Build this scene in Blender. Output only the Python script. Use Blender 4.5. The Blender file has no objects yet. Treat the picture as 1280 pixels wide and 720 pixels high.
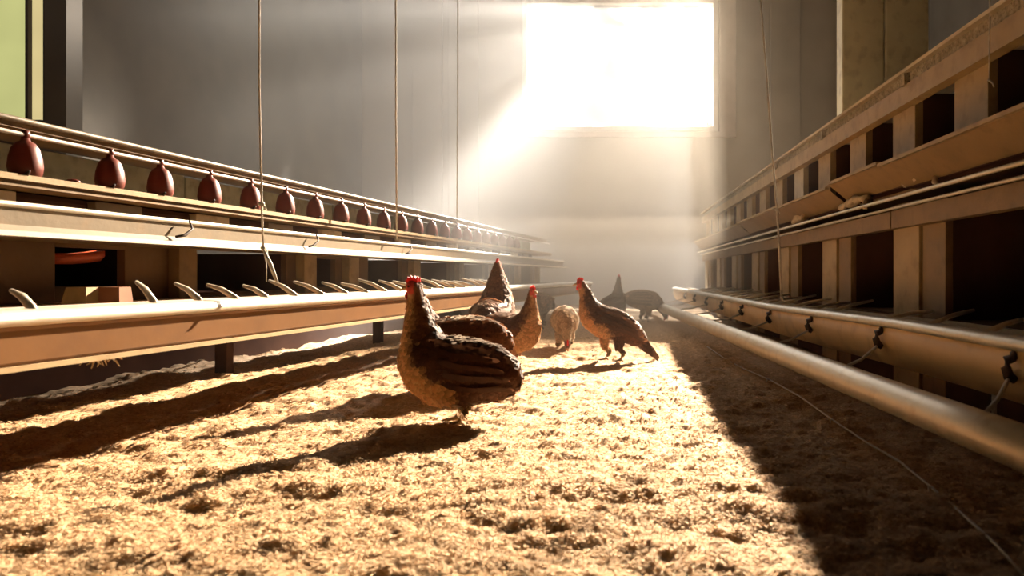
import bpy, bmesh, math, random
import numpy as np
from mathutils import Vector, Matrix

random.seed(7); rng = np.random.default_rng(11)
C = bpy.context.scene.collection
FPX, CX, CY, H = 900.0, 820.0, 345.0, 0.49      # how the camera of the photograph stands

def at(x, y, Y):
    return Vector(((x-CX)/FPX*Y, Y, H-(y-CY)/FPX*Y))

# ------------------------------------------------------------------ materials
def mat(name, col, rough=.7, var=.25, scale=8.0, bump=.0, bscale=60., trans=0.0, metal=0.0, stretch=(1,1,1), dirt=None, dirt_amt=.5, spec=.3):
    m = bpy.data.materials.new(name); m.use_nodes = True
    nt = m.node_tree; n = nt.nodes; l = nt.links; n.clear()
    out = n.new('ShaderNodeOutputMaterial'); b = n.new('ShaderNodeBsdfPrincipled')
    b.inputs['Roughness'].default_value = rough; b.inputs['Metallic'].default_value = metal
    b.inputs['Specular IOR Level'].default_value = spec
    tc = n.new('ShaderNodeTexCoord'); mp = n.new('ShaderNodeMapping'); mp.inputs['Scale'].default_value = stretch
    l.new(tc.outputs['Object'], mp.inputs[0])
    nz = n.new('ShaderNodeTexNoise'); nz.inputs['Scale'].default_value = scale; nz.inputs['Detail'].default_value = 5
    l.new(mp.outputs[0], nz.inputs['Vector'])
    cr = n.new('ShaderNodeValToRGB'); e = cr.color_ramp.elements
    e[0].position = .3; e[1].position = .7
    e[0].color = tuple(c*(1-var) for c in col)+(1,); e[1].color = tuple(min(1, c*(1+var)) for c in col)+(1,)
    l.new(nz.outputs['Fac'], cr.inputs[0]); colsock = cr.outputs[0]
    if dirt:
        n2 = n.new('ShaderNodeTexNoise'); n2.inputs['Scale'].default_value = scale*3.1; n2.inputs['Detail'].default_value = 8
        l.new(tc.outputs['Object'], n2.inputs['Vector'])
        r2 = n.new('ShaderNodeMapRange'); r2.inputs[1].default_value = .52; r2.inputs[2].default_value = .68
        r2.inputs[4].default_value = dirt_amt
        l.new(n2.outputs['Fac'], r2.inputs[0])
        mx = n.new('ShaderNodeMix'); mx.data_type = 'RGBA'
        l.new(r2.outputs[0], mx.inputs[0]); l.new(colsock, mx.inputs[6]); mx.inputs[7].default_value = tuple(dirt)+(1,)
        colsock = mx.outputs[2]
    l.new(colsock, b.inputs['Base Color'])
    if bump:
        n3 = n.new('ShaderNodeTexNoise'); n3.inputs['Scale'].default_value = bscale; n3.inputs['Detail'].default_value = 4
        l.new(mp.outputs[0], n3.inputs['Vector'])
        bp = n.new('ShaderNodeBump'); bp.inputs['Strength'].default_value = bump; bp.inputs['Distance'].default_value = .01
        l.new(n3.outputs['Fac'], bp.inputs['Height']); l.new(bp.outputs[0], b.inputs['Normal'])
    surf = b.outputs[0]
    if trans:
        t = n.new('ShaderNodeBsdfTranslucent'); l.new(colsock, t.inputs[0])
        ms = n.new('ShaderNodeMixShader'); ms.inputs[0].default_value = trans
        l.new(surf, ms.inputs[1]); l.new(t.outputs[0], ms.inputs[2]); surf = ms.outputs[0]
    l.new(surf, out.inputs[0])
    return m

def attr_mat(name, trans=.35, rough=.75, sheen=.0):
    m = bpy.data.materials.new(name); m.use_nodes = True
    nt = m.node_tree; n = nt.nodes; l = nt.links; n.clear()
    out = n.new('ShaderNodeOutputMaterial'); b = n.new('ShaderNodeBsdfPrincipled')
    b.inputs['Roughness'].default_value = rough; b.inputs['Specular IOR Level'].default_value = .3
    b.inputs['Sheen Weight'].default_value = sheen; b.inputs['Sheen Roughness'].default_value = .3; b.inputs['Sheen Tint'].default_value = (1,.85,.65,1)
    a = n.new('ShaderNodeAttribute'); a.attribute_name = 'Col'
    l.new(a.outputs['Color'], b.inputs['Base Color'])
    t = n.new('ShaderNodeBsdfTranslucent'); l.new(a.outputs['Color'], t.inputs[0])
    ms = n.new('ShaderNodeMixShader'); ms.inputs[0].default_value = trans
    l.new(b.outputs[0], ms.inputs[1]); l.new(t.outputs[0], ms.inputs[2]); l.new(ms.outputs[0], out.inputs[0])
    return m

M = dict(
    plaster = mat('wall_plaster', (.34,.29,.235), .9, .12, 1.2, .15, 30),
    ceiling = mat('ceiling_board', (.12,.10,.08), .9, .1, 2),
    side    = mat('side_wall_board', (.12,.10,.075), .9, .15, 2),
    concrete= mat('concrete_floor', (.22,.17,.12), .9, .2, 4),
    frame   = mat('window_frame_paint', (.62,.58,.52), .5, .05, 5),
    trim    = mat('window_trim_board', (.50,.42,.36), .6, .08, 5),
    postw   = mat('beige_painted_timber', (.92,.82,.56), .6, .10, 3, .1, 40, dirt=(.35,.24,.12), dirt_amt=.35),
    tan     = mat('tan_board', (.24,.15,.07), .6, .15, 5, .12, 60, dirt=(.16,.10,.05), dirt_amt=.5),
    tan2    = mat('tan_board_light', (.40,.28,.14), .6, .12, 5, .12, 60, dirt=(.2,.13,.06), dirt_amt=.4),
    cream   = mat('cream_board', (.66,.56,.40), .55, .08, 5, .1, 60, dirt=(.3,.2,.1), dirt_amt=.3),
    dusty   = mat('dusty_grey_strip', (.33,.28,.2), .9, .4, 40, .5, 120, dirt=(.12,.09,.06), dirt_amt=.8),
    inner   = mat('shaded_nest_interior', (.085,.045,.032), .9, .2, 4, spec=.03),  # nest recesses coloured dark, their lack of light put into the colour
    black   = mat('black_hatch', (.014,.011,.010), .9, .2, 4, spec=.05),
    trough_dimmed = mat('dimmed_amber_trough_plastic', (.17,.075,.02), .45, .12, 3, .08, 20, dirt=(.12,.05,.015), dirt_amt=.4, spec=.4),  # trough amber darkened in the colour to offset sun on the left face
    trough  = mat('brightened_amber_trough_plastic', (.82,.55,.27), .42, .10, 3, .08, 20, dirt=(.40,.22,.08), dirt_amt=.4, spec=.5),  # same amber lightened to make up for shade on the right bank
    rail    = mat('pale_worn_rail', (.90,.79,.62), .42, .08, 6, .04, 50, dirt=(.55,.38,.2), dirt_amt=.3, spec=.9, metal=.55),
    lip     = mat('pale_trough_lip', (.86,.77,.62), .40, .06, 6, .03, 50, dirt=(.5,.35,.2), dirt_amt=.3, metal=.4, spec=.6),
    gutter  = mat('cream_gutter', (.22,.17,.11), .5, .10, 6, .1, 50, dirt=(.30,.2,.11), dirt_amt=.35, spec=.5),
    pipe    = mat('pale_water_pipe', (.78,.70,.62), .35, .05, 6, spec=.6),
    wire    = mat('pale_wire', (.70,.62,.52), .5, .1, 20),
    rope    = mat('pale_twine', (.74,.68,.58), .9, .15, 60, .4, 200),
    red     = mat('red_drinker_plastic', (.17,.03,.016), .45, .15, 10, spec=.5),
    redhot  = mat('orange_red_plastic', (.62,.11,.04), .4, .1, 10, spec=.5),
    green   = mat('grey_green_sheet', (.42,.47,.36), .6, .2, 5, .1, 30, dirt=(.18,.17,.12), dirt_amt=.4),
    hook    = mat('dark_rubber_hook', (.05,.03,.02), .6, .2, 20),
    rag     = mat('straw_coloured_rag', (.66,.52,.34), .95, .2, 30, .6, 90),
    tailing = mat('dusty_straw', (.50,.36,.20), .95, .3, 60, .5, 120),
    litter  = mat('straw_litter', (.60,.40,.225), .85, .22, 55, .35, 260, dirt=(.34,.18,.075), dirt_amt=.6),
    flake   = mat('wood_shaving_flake', (.70,.50,.30), .75, .25, 35, trans=.28),
    comb    = mat('red_comb_skin', (.62,.035,.03), .5, .12, 60, .2, 200, trans=.30),
    beak    = mat('horn_beak', (.42,.26,.12), .4, .1, 40),
    eye     = mat('dark_eye', (.02,.012,.008), .15, .1, 10, spec=.8),
    bark    = mat('bark', (.22,.18,.14), .9, .2, 20),
    yard    = mat('yard_ground', (.35,.33,.26), .9, .2, 2),
    plume   = attr_mat('hen_feathers', .45, .6, .7),
    skin    = attr_mat('hen_body_surface', .08, .8, .2),
)

# ------------------------------------------------------------------ helpers
def tag(o, label=None, cat=None, group=None, kind=None):
    if label: o['label'] = label
    if cat: o['category'] = cat
    if group: o['group'] = group
    if kind: o['kind'] = kind
    return o

def empty(name, loc=(0,0,0), rz=0.0):
    o = bpy.data.objects.new(name, None); o.empty_display_size = .05
    C.objects.link(o); o.location = loc; o.rotation_euler = (0,0,rz); return o

def mesh_obj(name, verts, faces, m, parent=None, smooth=False, loc=(0,0,0)):
    me = bpy.data.meshes.new(name); me.from_pydata([tuple(v) for v in verts], [], faces); me.update()
    if m is not None: me.materials.append(m)
    if smooth:
        me.polygons.foreach_set('use_smooth', [True]*len(me.polygons))
    o = bpy.data.objects.new(name, me); C.objects.link(o); o.location = loc
    if parent is not None: o.parent = parent
    return o

class MB:
    def __init__(s): s.v = []; s.f = []
    def add(s, v, f):
        k = len(s.v); s.v += [tuple(p) for p in v]; s.f += [tuple(i+k for i in q) for q in f]
    def box(s, x0, x1, y0, y1, z0, z1, shear=0.0, bev=0.0):
        """box whose long sides follow a slope dX/dY = shear; chamfered edges"""
        b = min(bev, (x1-x0)/3, (y1-y0)/3, (z1-z0)/3)
        bm = bmesh.new()
        bmesh.ops.create_cube(bm, size=1)
        for v in bm.verts:
            v.co = Vector(((x0+x1)/2+v.co.x*(x1-x0), (y0+y1)/2+v.co.y*(y1-y0), (z0+z1)/2+v.co.z*(z1-z0)))
        if b > 0: bmesh.ops.bevel(bm, geom=bm.edges[:], offset=b, segments=2, affect='EDGES', profile=.6)
        for v in bm.verts: v.co.x += shear*v.co.y
        bm.verts.index_update()
        s.add([v.co.copy() for v in bm.verts], [[v.index for v in f.verts] for f in bm.faces]); bm.free()
    def tube(s, pts, r, seg=10, cap=True):
        pts = [Vector(p) for p in pts]; n = len(pts)
        rs = r if isinstance(r, (list, tuple)) else [r]*n
        V = []; F = []
        up = Vector((0,0,1))
        for i, p in enumerate(pts):
            t = (pts[min(i+1,n-1)]-pts[max(i-1,0)]).normalized()
            a = t.cross(up)
            if a.length < .05: a = t.cross(Vector((1,0,0)))
            a.normalize(); b = a.cross(t).normalized()
            for k in range(seg):
                th = 2*math.pi*k/seg
                V.append(p + (a*math.cos(th)+b*math.sin(th))*rs[i])
        for i in range(n-1):
            for k in range(seg):
                F.append((i*seg+k, i*seg+(k+1)%seg, (i+1)*seg+(k+1)%seg, (i+1)*seg+k))
        if cap:
            F.append(tuple(range(seg))[::-1]); F.append(tuple((n-1)*seg+k for k in range(seg)))
        s.add(V, F)
    def sweep(s, prof, path):
        """closed (lateral, up) profile carried along path points, lateral axis = world X"""
        n = len(prof); V = []; F = []
        for p in path:
            for (a, z) in prof: V.append((p[0]+a, p[1], p[2]+z))
        for i in range(len(path)-1):
            for k in range(n):
                F.append((i*n+k, i*n+(k+1)%n, (i+1)*n+(k+1)%n, (i+1)*n+k))
        F.append(tuple(range(n))[::-1]); F.append(tuple((len(path)-1)*n+k for k in range(n)))
        s.add(V, F)
    def ball(s, c, r, sc=(1,1,1), sub=2):
        bm = bmesh.new(); bmesh.ops.create_icosphere(bm, subdivisions=sub, radius=1)
        V = [Vector((v.co.x*r*sc[0]+c[0], v.co.y*r*sc[1]+c[1], v.co.z*r*sc[2]+c[2])) for v in bm.verts]
        F = [[v.index for v in f.verts] for f in bm.faces]; bm.free(); s.add(V, F)
    def lathe(s, prof, c=(0,0,0), seg=20):
        V = []; F = []
        for (r, z) in prof:
            for k in range(seg):
                th = 2*math.pi*k/seg; V.append((c[0]+r*math.cos(th), c[1]+r*math.sin(th), c[2]+z))
        for i in range(len(prof)-1):
            for k in range(seg):
                F.append((i*seg+k, i*seg+(k+1)%seg, (i+1)*seg+(k+1)%seg, (i+1)*seg+k))
        F.append(tuple(range(seg))[::-1]); F.append(tuple((len(prof)-1)*seg+k for k in range(seg)))
        s.add(V, F)
    def build(s, name, m, parent=None, smooth=False, loc=(0,0,0)):
        return mesh_obj(name, s.v, s.f, m, parent, smooth, loc)

def copy_tree(o, parent=None):
    c = o.copy(); C.objects.link(c)
    if parent is not None: c.parent = parent
    for ch in [x for x in bpy.data.objects if x.parent == o]: copy_tree(ch, c)
    return c

ORD = ['first','second','third','fourth','fifth','sixth','seventh','eighth','ninth','tenth','eleventh','twelfth','thirteenth',
       'fourteenth','fifteenth','sixteenth','seventeenth','eighteenth','nineteenth','twentieth','twenty-first','twenty-second',
       'twenty-third','twenty-fourth','twenty-fifth','twenty-sixth','twenty-seventh','twenty-eighth','twenty-ninth','thirtieth']

def vnoise(x, y, scale, seed):
    """smooth value noise on arrays"""
    r = np.random.default_rng(seed); T = r.random((256,256)).astype(np.float32)
    u = x/scale+1000.3; v = y/scale+1000.7
    i = np.floor(u).astype(int); j = np.floor(v).astype(int); a = u-i; b = v-j
    a = a*a*(3-2*a); b = b*b*(3-2*b)
    g = lambda p, q: T[p % 256, q % 256]
    return (g(i,j)*(1-a)+g(i+1,j)*a)*(1-b)+(g(i,j+1)*(1-a)+g(i+1,j+1)*a)*b - .5

# ------------------------------------------------------------------ the room
XL, XR, YB, YF, ZC = -4.9, 3.9, 12.0, -2.0, 6.8
def struct(name, mb, m):
    return tag(mb.build(name, m), kind='structure')
f = MB(); f.box(XL-.2, XR+.2, YF-.2, YB+.25, -.25, -.06); struct('floor', f, M['concrete'])
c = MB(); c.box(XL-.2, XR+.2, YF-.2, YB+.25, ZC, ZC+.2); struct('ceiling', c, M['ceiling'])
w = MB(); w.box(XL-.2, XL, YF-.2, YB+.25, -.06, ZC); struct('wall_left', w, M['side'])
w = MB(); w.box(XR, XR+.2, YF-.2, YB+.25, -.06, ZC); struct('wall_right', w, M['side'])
w = MB()                                                    # rear wall behind the viewer
w.box(XL, XR, YF-.2, YF, -.06, ZC)
struct('wall_front', w, M['side'])
# back wall with the big window and an unseen gable opening added to let the sun spot in
WX0, WX1, WZ0, WZ1 = -2.16, .97, 2.955, 5.04
VX0, VX1, VZ0, VZ1 = 2.58, 3.2, 5.22, 5.70
w = MB()
for (x0, x1, z0, z1) in ((XL, WX0, -.06, ZC), (WX0, WX1, -.06, WZ0), (WX0, WX1, WZ1, ZC), (WX1, VX0, -.06, ZC),
                         (VX0, VX1, -.06, VZ0), (VX0, VX1, VZ1, ZC), (VX1, XR, -.06, ZC)):
    w.box(x0, x1, YB, YB+.22, z0, z1)
struct('wall_back', w, M['plaster'])

def glass_mat(SHAFT_MASK):
    m = bpy.data.materials.new('window_glass'); m.use_nodes = True; nt = m.node_tree; n = nt.nodes; l = nt.links; n.clear()
    out = n.new('ShaderNodeOutputMaterial'); t = n.new('ShaderNodeBsdfTransparent'); g = n.new('ShaderNodeBsdfGlossy')
    
    tc = n.new('ShaderNodeTexCoord'); nz = n.new('ShaderNodeTexNoise'); nz.inputs['Scale'].default_value = 1.5; nz.inputs['Detail'].default_value = 2
    mr = n.new('ShaderNodeMapRange'); mr.inputs[1].default_value = .44; mr.inputs[2].default_value = .58; mr.inputs[3].default_value = SHAFT_MASK; mr.inputs[4].default_value = .97  # patchy transmission, added to split the window light into shafts
    l.new(tc.outputs['Object'], nz.inputs['Vector']); l.new(nz.outputs['Fac'], mr.inputs[0]); l.new(mr.outputs[0], t.inputs[0]); g.inputs['Roughness'].default_value = .05
    ms = n.new('ShaderNodeMixShader'); ms.inputs[0].default_value = .04
    l.new(t.outputs[0], ms.inputs[1]); l.new(g.outputs[0], ms.inputs[2]); l.new(ms.outputs[0], out.inputs[0]); return m
M['glass'] = glass_mat(.25); M['clear'] = glass_mat(.95)
def window(name, x0, x1, z0, z1, y, gm='glass', fw=.06, d0=-.05, d1=.14, mull=(), trimw=.0):
    root = tag(empty(name, ((x0+x1)/2, y, z0)), kind='structure')
    cx = (x0+x1)/2
    fr = MB()
    for (a, b, c_, d) in ((x0-fw, x0+.02, z0-fw, z1+fw), (x1-.02, x1+fw, z0-fw, z1+fw), (x0, x1, z0-fw, z0+.02), (x0, x1, z1-.02, z1+fw)):
        fr.box(a-cx, b-cx, d0, d1, c_-z0, d-z0, bev=.008)
    for mx in mull: fr.box(mx-.02-cx, mx+.02-cx, d0+.02, d1-.02, 0, z1-z0, bev=.004)
    tag(fr.build('window_frame', M['frame'], root))
    p = MB(); p.box(x0-cx, x1-cx, .05, .056, 0, z1-z0); p.build('pane', M[gm], root)
    return root
window('window_1', WX0, WX1, WZ0, WZ1, YB)
window('added_gable_window', VX0, VX1, VZ0, VZ1, YB, 'clear')  # added out-of-view opening, sized to steer the sun spot
t = MB(); t.box(WX1+.09, WX1+.36, YB-.025, YB, WZ0-.12, ZC, bev=.006); struct('trim_1', t, M['trim'])
t = MB(); t.box(WX0-.16, WX1+.36, YB-.05, YB, WZ0-.16, WZ0-.065, bev=.006); struct('trim_2', t, M['trim'])
# pilasters on the back wall, faint vertical seams
for k, x in enumerate((-4.05, -3.45, 1.9)):
    t = MB(); t.box(x, x+.5, YB-.05, YB, -.06, ZC, bev=.01); struct('trim_%d' % (k+3), t, M['plaster'])
# partition stub on the left with a narrow window whose panes glow in place of daylight
PY = 4.2
w = MB(); w.box(XL, -3.84-.6, PY, PY+.12, -.06, ZC); w.box(-3.57, -3.44, PY, PY+.12, -.06, ZC); w.box(-4.44, -3.57, PY, PY+.12, -.06, 1.40)
w.box(-4.44, -3.57, PY, PY+.12, 2.2, ZC); struct('wall_partition', w, M['side'])
def lit_pane(name, col, s):
    m = bpy.data.materials.new(name); m.use_nodes = True; nt = m.node_tree; n = nt.nodes; l = nt.links; n.clear()
    out = n.new('ShaderNodeOutputMaterial'); e = n.new('ShaderNodeEmission'); tc = n.new('ShaderNodeTexCoord')
    nz = n.new('ShaderNodeTexNoise'); nz.inputs['Scale'].default_value = 3; cr = n.new('ShaderNodeValToRGB')
    cr.color_ramp.elements[0].color = tuple(c*.8 for c in col)+(1,); cr.color_ramp.elements[1].color = tuple(c*1.15 for c in col)+(1,)
    l.new(tc.outputs['Object'], nz.inputs['Vector']); l.new(nz.outputs['Fac'], cr.inputs[0]); l.new(cr.outputs[0], e.inputs[0])
    e.inputs[1].default_value = s; l.new(e.outputs[0], out.inputs[0]); return m
root = tag(empty('window_3', (-4.0, PY, 1.4)), kind='structure')
p = MB(); p.box(-.44, .30, .05, .06, 0, .8); p.build('pane', lit_pane('greenish_lit_pane', (.56,.56,.22), 1.0), root)
p = MB(); p.box(.318, .43, .05, .06, 0, .8); p.build('pane', lit_pane('yellow_lit_pane', (.72,.58,.27), 1.0), root)
p = MB(); p.box(.30, .318, .02, .08, 0, .8, bev=.004); p.box(-.44, .42, -.01, .08, -.04, 0, bev=.004); p.box(.422, .436, .0, .08, 0, .8, bev=.004)
p.build('window_frame', M['hook'], root)

# heavy beige posts behind the right-hand nests
for k, (a, b, lab) in enumerate(((1.40, 1.715, 'broad beige timber post behind the right nests, the one nearer the window'),
                                 (1.722, 2.05, 'broad beige timber post behind the right nests, the one farther from the window'))):
    o = MB(); o.box(a-(a+b)/2, b-(a+b)/2, -.09, .09, 0, ZC+.06, bev=.012)
    tag(o.build('timber_post', M['postw'], loc=((a+b)/2, 5.5, -.06)), lab, 'post', 'beige timber posts behind the nests')

# ------------------------------------------------------------------ litter
def litter_height(x, y):
    h = .034*vnoise(x, y, .9, 1)+.026*vnoise(x*.7, y*1.6, .26, 2)+.020*vnoise(x*.8, y*1.4, .085, 3)
    g = vnoise(x, y, .034, 4)
    h = h + .015*g + .006*vnoise(x, y, .015, 5)+.003*vnoise(x, y, .008, 6)
    return h
ys = [.72]
while ys[-1] < YB-.03: ys.append(ys[-1]*1.0042)
ys = np.array(ys); ys[-1] = YB-.01
xs = np.concatenate([np.linspace(XL+.01, -2.6, 70, endpoint=False), np.linspace(-2.6, 1.6, 620, endpoint=False), np.linspace(1.6, XR-.01, 60)])
GX, GY = np.meshgrid(xs, ys); GZ = litter_height(GX, GY)
back = np.clip((YB-GY)/.6, 0, 1); GZ = GZ*np.clip(2.2-GY/6, .5, 1)
V = np.stack([GX.ravel(), GY.ravel(), GZ.ravel()], 1)
nx, ny = len(xs), len(ys)
idx = np.arange(nx*ny).reshape(ny, nx)
Q = np.stack([idx[:-1,:-1].ravel(), idx[:-1,1:].ravel(), idx[1:,1:].ravel(), idx[1:,:-1].ravel()], 1)
def np_mesh(name, V, Q, m, smooth=True):
    me = bpy.data.meshes.new(name); k = Q.shape[1]
    me.vertices.add(len(V)); me.vertices.foreach_set('co', V.astype(np.float32).ravel())
    me.loops.add(Q.size); me.loops.foreach_set('vertex_index', Q.astype(np.int32).ravel())
    me.polygons.add(len(Q)); me.polygons.foreach_set('loop_start', np.arange(0, Q.size, k, dtype=np.int32))
    me.polygons.foreach_set('loop_total', np.full(len(Q), k, np.int32))
    me.update(calc_edges=True); me.validate()
    me.polygons.foreach_set('use_smooth', [smooth]*len(me.polygons))
    me.materials.append(m); return me
o = bpy.data.objects.new('straw_litter', np_mesh('straw_litter', V, Q, M['litter'])); C.objects.link(o)
tag(o, 'deep golden straw and wood shaving litter covering the barn floor', 'litter', kind='stuff')
# loose flakes on top: thin bent chips, two quads each
N = 230000
Yf = 1/(1/7.5+(1/.95-1/7.5)*rng.random(N)**.8); Xf = (rng.random(N)*1.75-1.02)*Yf*.95
Xf = np.clip(Xf, -2.5, 1.5)
Zf = litter_height(Xf, Yf)+.002+.004*rng.random(N)
L = (.0018+.0034*rng.random(N)**2)*(.75+Yf*.25); Wd = L*(.35+.4*rng.random(N)); az = rng.random(N)*6.283; ti = (rng.random(N)-.5)*.8; ro = (rng.random(N)-.5)*.8
ca, sa = np.cos(az), np.sin(az); ct, st = np.cos(ti), np.sin(ti)
D = np.stack([ca*ct, sa*ct, st], 1); S = np.stack([-sa*np.cos(ro), ca*np.cos(ro), np.sin(ro)], 1)
Nn = np.cross(D, S); P = np.stack([Xf, Yf, Zf], 1)
bend = (L*.25*(rng.random(N)-.2))[:,None]
vs = [P-D*L[:,None]-S*Wd[:,None]*.6, P-D*L[:,None]+S*Wd[:,None]*.6, P+S*Wd[:,None]+Nn*bend, P-S*Wd[:,None]+Nn*bend, P+D*L[:,None]+S*Wd[:,None]*.5, P+D*L[:,None]-S*Wd[:,None]*.5]
V = np.stack(vs, 1).reshape(-1, 3); b6 = np.arange(N)*6
Q = np.concatenate([np.stack([b6, b6+1, b6+2, b6+3], 1), np.stack([b6+3, b6+2, b6+4, b6+5], 1)])
o = bpy.data.objects.new('wood_shavings', np_mesh('wood_shavings', V, Q, M['flake'], False)); C.objects.link(o)
tag(o, 'loose pale wood shavings scattered over the straw litter', 'shavings', kind='stuff')

# ------------------------------------------------------------------ right bank
A, SR = 1.25, -.061             # nest front: X = A + SR*Y
def RX(Y, d=0): return A+SR*Y+d
YE = 9.6
def path_r(y0, y1, d, z, n=14): return [(RX(y, d), y, z) for y in np.linspace(y0, y1, n)]
# lower nest boxes: wide front board beside an opening
def make_lower_box():
    r = empty('nest_box')
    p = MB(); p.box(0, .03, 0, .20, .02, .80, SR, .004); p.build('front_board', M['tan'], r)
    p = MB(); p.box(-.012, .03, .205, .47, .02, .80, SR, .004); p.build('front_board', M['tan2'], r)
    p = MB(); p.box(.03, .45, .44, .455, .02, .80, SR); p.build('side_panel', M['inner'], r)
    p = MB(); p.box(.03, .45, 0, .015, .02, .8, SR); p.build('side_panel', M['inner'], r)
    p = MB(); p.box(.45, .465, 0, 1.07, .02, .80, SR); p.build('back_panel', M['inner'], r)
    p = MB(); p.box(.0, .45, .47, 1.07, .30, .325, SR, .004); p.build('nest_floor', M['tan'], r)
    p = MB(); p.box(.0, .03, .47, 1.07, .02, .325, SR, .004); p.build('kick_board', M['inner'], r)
    return r
proto = make_lower_box()
for i in range(8):
    k = i-1; o = proto if i == 0 else copy_tree(proto)
    y = 2.70+1.07*k; o.location = (RX(y)-0, y, 0)
    # mesh slope is built in local Y, so the copy only needs its own place
    tag(o, '%s nest box back from the camera in the lower right row' % ORD[i], 'nest box', 'lower right nest boxes')
def make_upper_box():
    r = empty('nest_box'); P_ = .575
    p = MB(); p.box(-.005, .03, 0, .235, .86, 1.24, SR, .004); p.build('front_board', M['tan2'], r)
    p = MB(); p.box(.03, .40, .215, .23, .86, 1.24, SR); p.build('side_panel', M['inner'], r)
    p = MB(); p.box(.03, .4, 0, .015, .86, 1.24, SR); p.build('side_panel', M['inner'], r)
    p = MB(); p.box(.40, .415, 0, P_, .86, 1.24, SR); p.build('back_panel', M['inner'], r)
    p = MB(); p.box(.0, .40, .0, P_, .845, .86, SR); p.build('nest_floor', M['tan'], r)
    return r
proto = make_upper_box()
for i in range(14):
    o = proto if i == 0 else copy_tree(proto)
    y = 2.145+.575*(i-1)+.24-.0; o.location = (RX(y), y, 0)
    if i in (5,):
        for ch in [x for x in bpy.data.objects if x.parent == o and x.name.startswith('front_board')]:
            ch.data = ch.data.copy(); ch.data.materials[0] = M['cream']; ch['label'] = 'paler cream front board'
    tag(o, ('%s nest box back from the camera in the upper right row' % ORD[i]) if i != 5 else
        'nest box in the upper right row whose front board is much paler', 'nest box', 'upper right nest boxes')
# top: lit ledge, dusty strip, fascia
def sweep_thing(name, prof, path, m, lab, cat, smooth=False, group=None):
    o = MB(); o.sweep(prof, path); return tag(o.build(name, m, smooth=smooth), lab, cat, group)
root = tag(empty('nest_roof_ledge', (RX(2), 2, 1.24)), 'long pale dusty ledge capping the upper right nest row', 'ledge')
def child_sweep(name, prof, y0, y1, d, z, m, root, n=14):
    o = MB(); pts = [(x-root.location.x, y-root.location.y, zz-root.location.z) for (x, y, zz) in path_r(y0, y1, d, z, n)]
    o.sweep(prof, pts); return o.build(name, m, root)
child_sweep('cap_board', [(-.07,.075),(-.075,.085),(.40,.155),(.40,.14)], 1.5, YE, 0, 1.24, M['cream'], root)
child_sweep('dusty_strip', [(-.035,.035),(-.04,.08),(0,.085),(0,.035)], 1.5, YE, 0, 1.24, M['dusty'], root)
child_sweep('fascia', [(-.05,-.045),(-.05,.034),(.0,.036),(.0,-.045)], 1.5, YE, 0, 1.24, M['tan2'], root)
for k, y in enumerate((2.95, 4.1, 5.3)):
    p = MB(); p.box(-.062, -.03, -.02, .02, .028, .09, SR, .003); o = p.build('joint_clip', M['dusty'], root); o.location = (RX(y)-root.location.x, y-root.location.y, 0)
# landing tray under the upper openings: leaning board in lengths
cuts = [1.5, 2.92, 3.62, 4.72, 6.2, 7.9, YE]
for k in range(len(cuts)-1):
    y0, y1 = cuts[k]+.008, cuts[k+1]-.008; dz = (.0, .012, -.004, .008, 0, 0)[k]
    r = empty('landing_tray', (RX(y0), y0, .86+dz))
    pth = [(SR*(y-y0), y-y0, 0) for y in np.linspace(y0, y1, 6)]
    p = MB(); p.sweep([(-.16,.070),(-.17,.078),(-.06,-.012),(-.05,-.017)][::-1], pth); p.build('tray_face', M['tan'], r)
    p = MB(); p.sweep([(-.178,.070),(-.178,.083),(-.155,.083),(-.155,.070)], pth); p.build('tray_lip', M['tan2'], r)
    p = MB(); p.sweep([(-.06,-.017),(-.06,-.008),(.0,-.008),(.0,-.017)], pth); p.build('tray_bottom', M['inner'], r)
    tag(r, '%s leaning landing tray back from the camera below the upper right nests' % ORD[k], 'tray', 'landing trays under the upper right nests')
# twin pipes and fascia of lower tier
for d, z, rr, lab in ((-.11, .805, .008, 'thin pale upper pipe running above the lower right nest fascia'), (-.062, .776, .007, 'thin pale lower pipe lying along the top of the right nest fascia')):
    p = MB(); p.tube([(RX(y, d), y, z) for y in np.linspace(1.5, YE, 12)], rr, 8); tag(p.build('pipe', M['rail'], smooth=True), lab, 'pipe')
cuts = [1.5, 3.10, 5.2, 7.4, YE]
for k in range(4):
    y0, y1 = cuts[k]+.006, cuts[k+1]-.006
    p = MB(); p.sweep([(-.05,-.075),(-.05,0),(.0,.0),(.0,-.075)], [(SR*(y-y0), y-y0, 0) for y in np.linspace(y0, y1, 4)])
    tag(p.build('fascia_board', M['tan'], loc=(RX(y0), y0, .768)), '%s tan fascia board back from the camera on the right bank' % ORD[k], 'board', 'lower right fascia boards')
# rags
def rag(x, y, Y, ln, lab, seed):
    r = random.Random(seed); c = at(x, y, Y); n = 9; pts = []; rs = []
    for k in range(n):
        t_ = k/(n-1); pts.append((c.x + SR*ln*(t_-.5)+r.uniform(-.008,.008), c.y+ln*(t_-.5), c.z+r.uniform(-.006,.008)+.02*math.sin(t_*3)))
        rs.append(.012+.014*abs(math.sin(t_*5+seed)))
    p = MB(); p.tube(pts, rs, 9); p.tube([pts[0], (pts[0][0]-.02, pts[0][1]-.02, pts[0][2]-.035), (pts[0][0]-.02, pts[0][1]-.05, pts[0][2]-.045)], [.013,.012,.005], 7)
    p.tube([pts[3], (pts[3][0]-.03, pts[3][1]+.03, pts[3][2]-.03)], [.014,.006], 7)
    tag(p.build('rag', M['rag'], smooth=True), lab, 'rag')
rag(1152, 224, 2.80, .30, 'rolled pale rag tucked under the landing tray, nearer the camera', 3)
rag(1068, 256, 3.45, .34, 'crumpled pale rag lying on the upper pipe beside the hanging twine', 5)
rag(1000, 276, 4.5, .25, 'small faded rag farthest back under the landing tray', 8)

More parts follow.
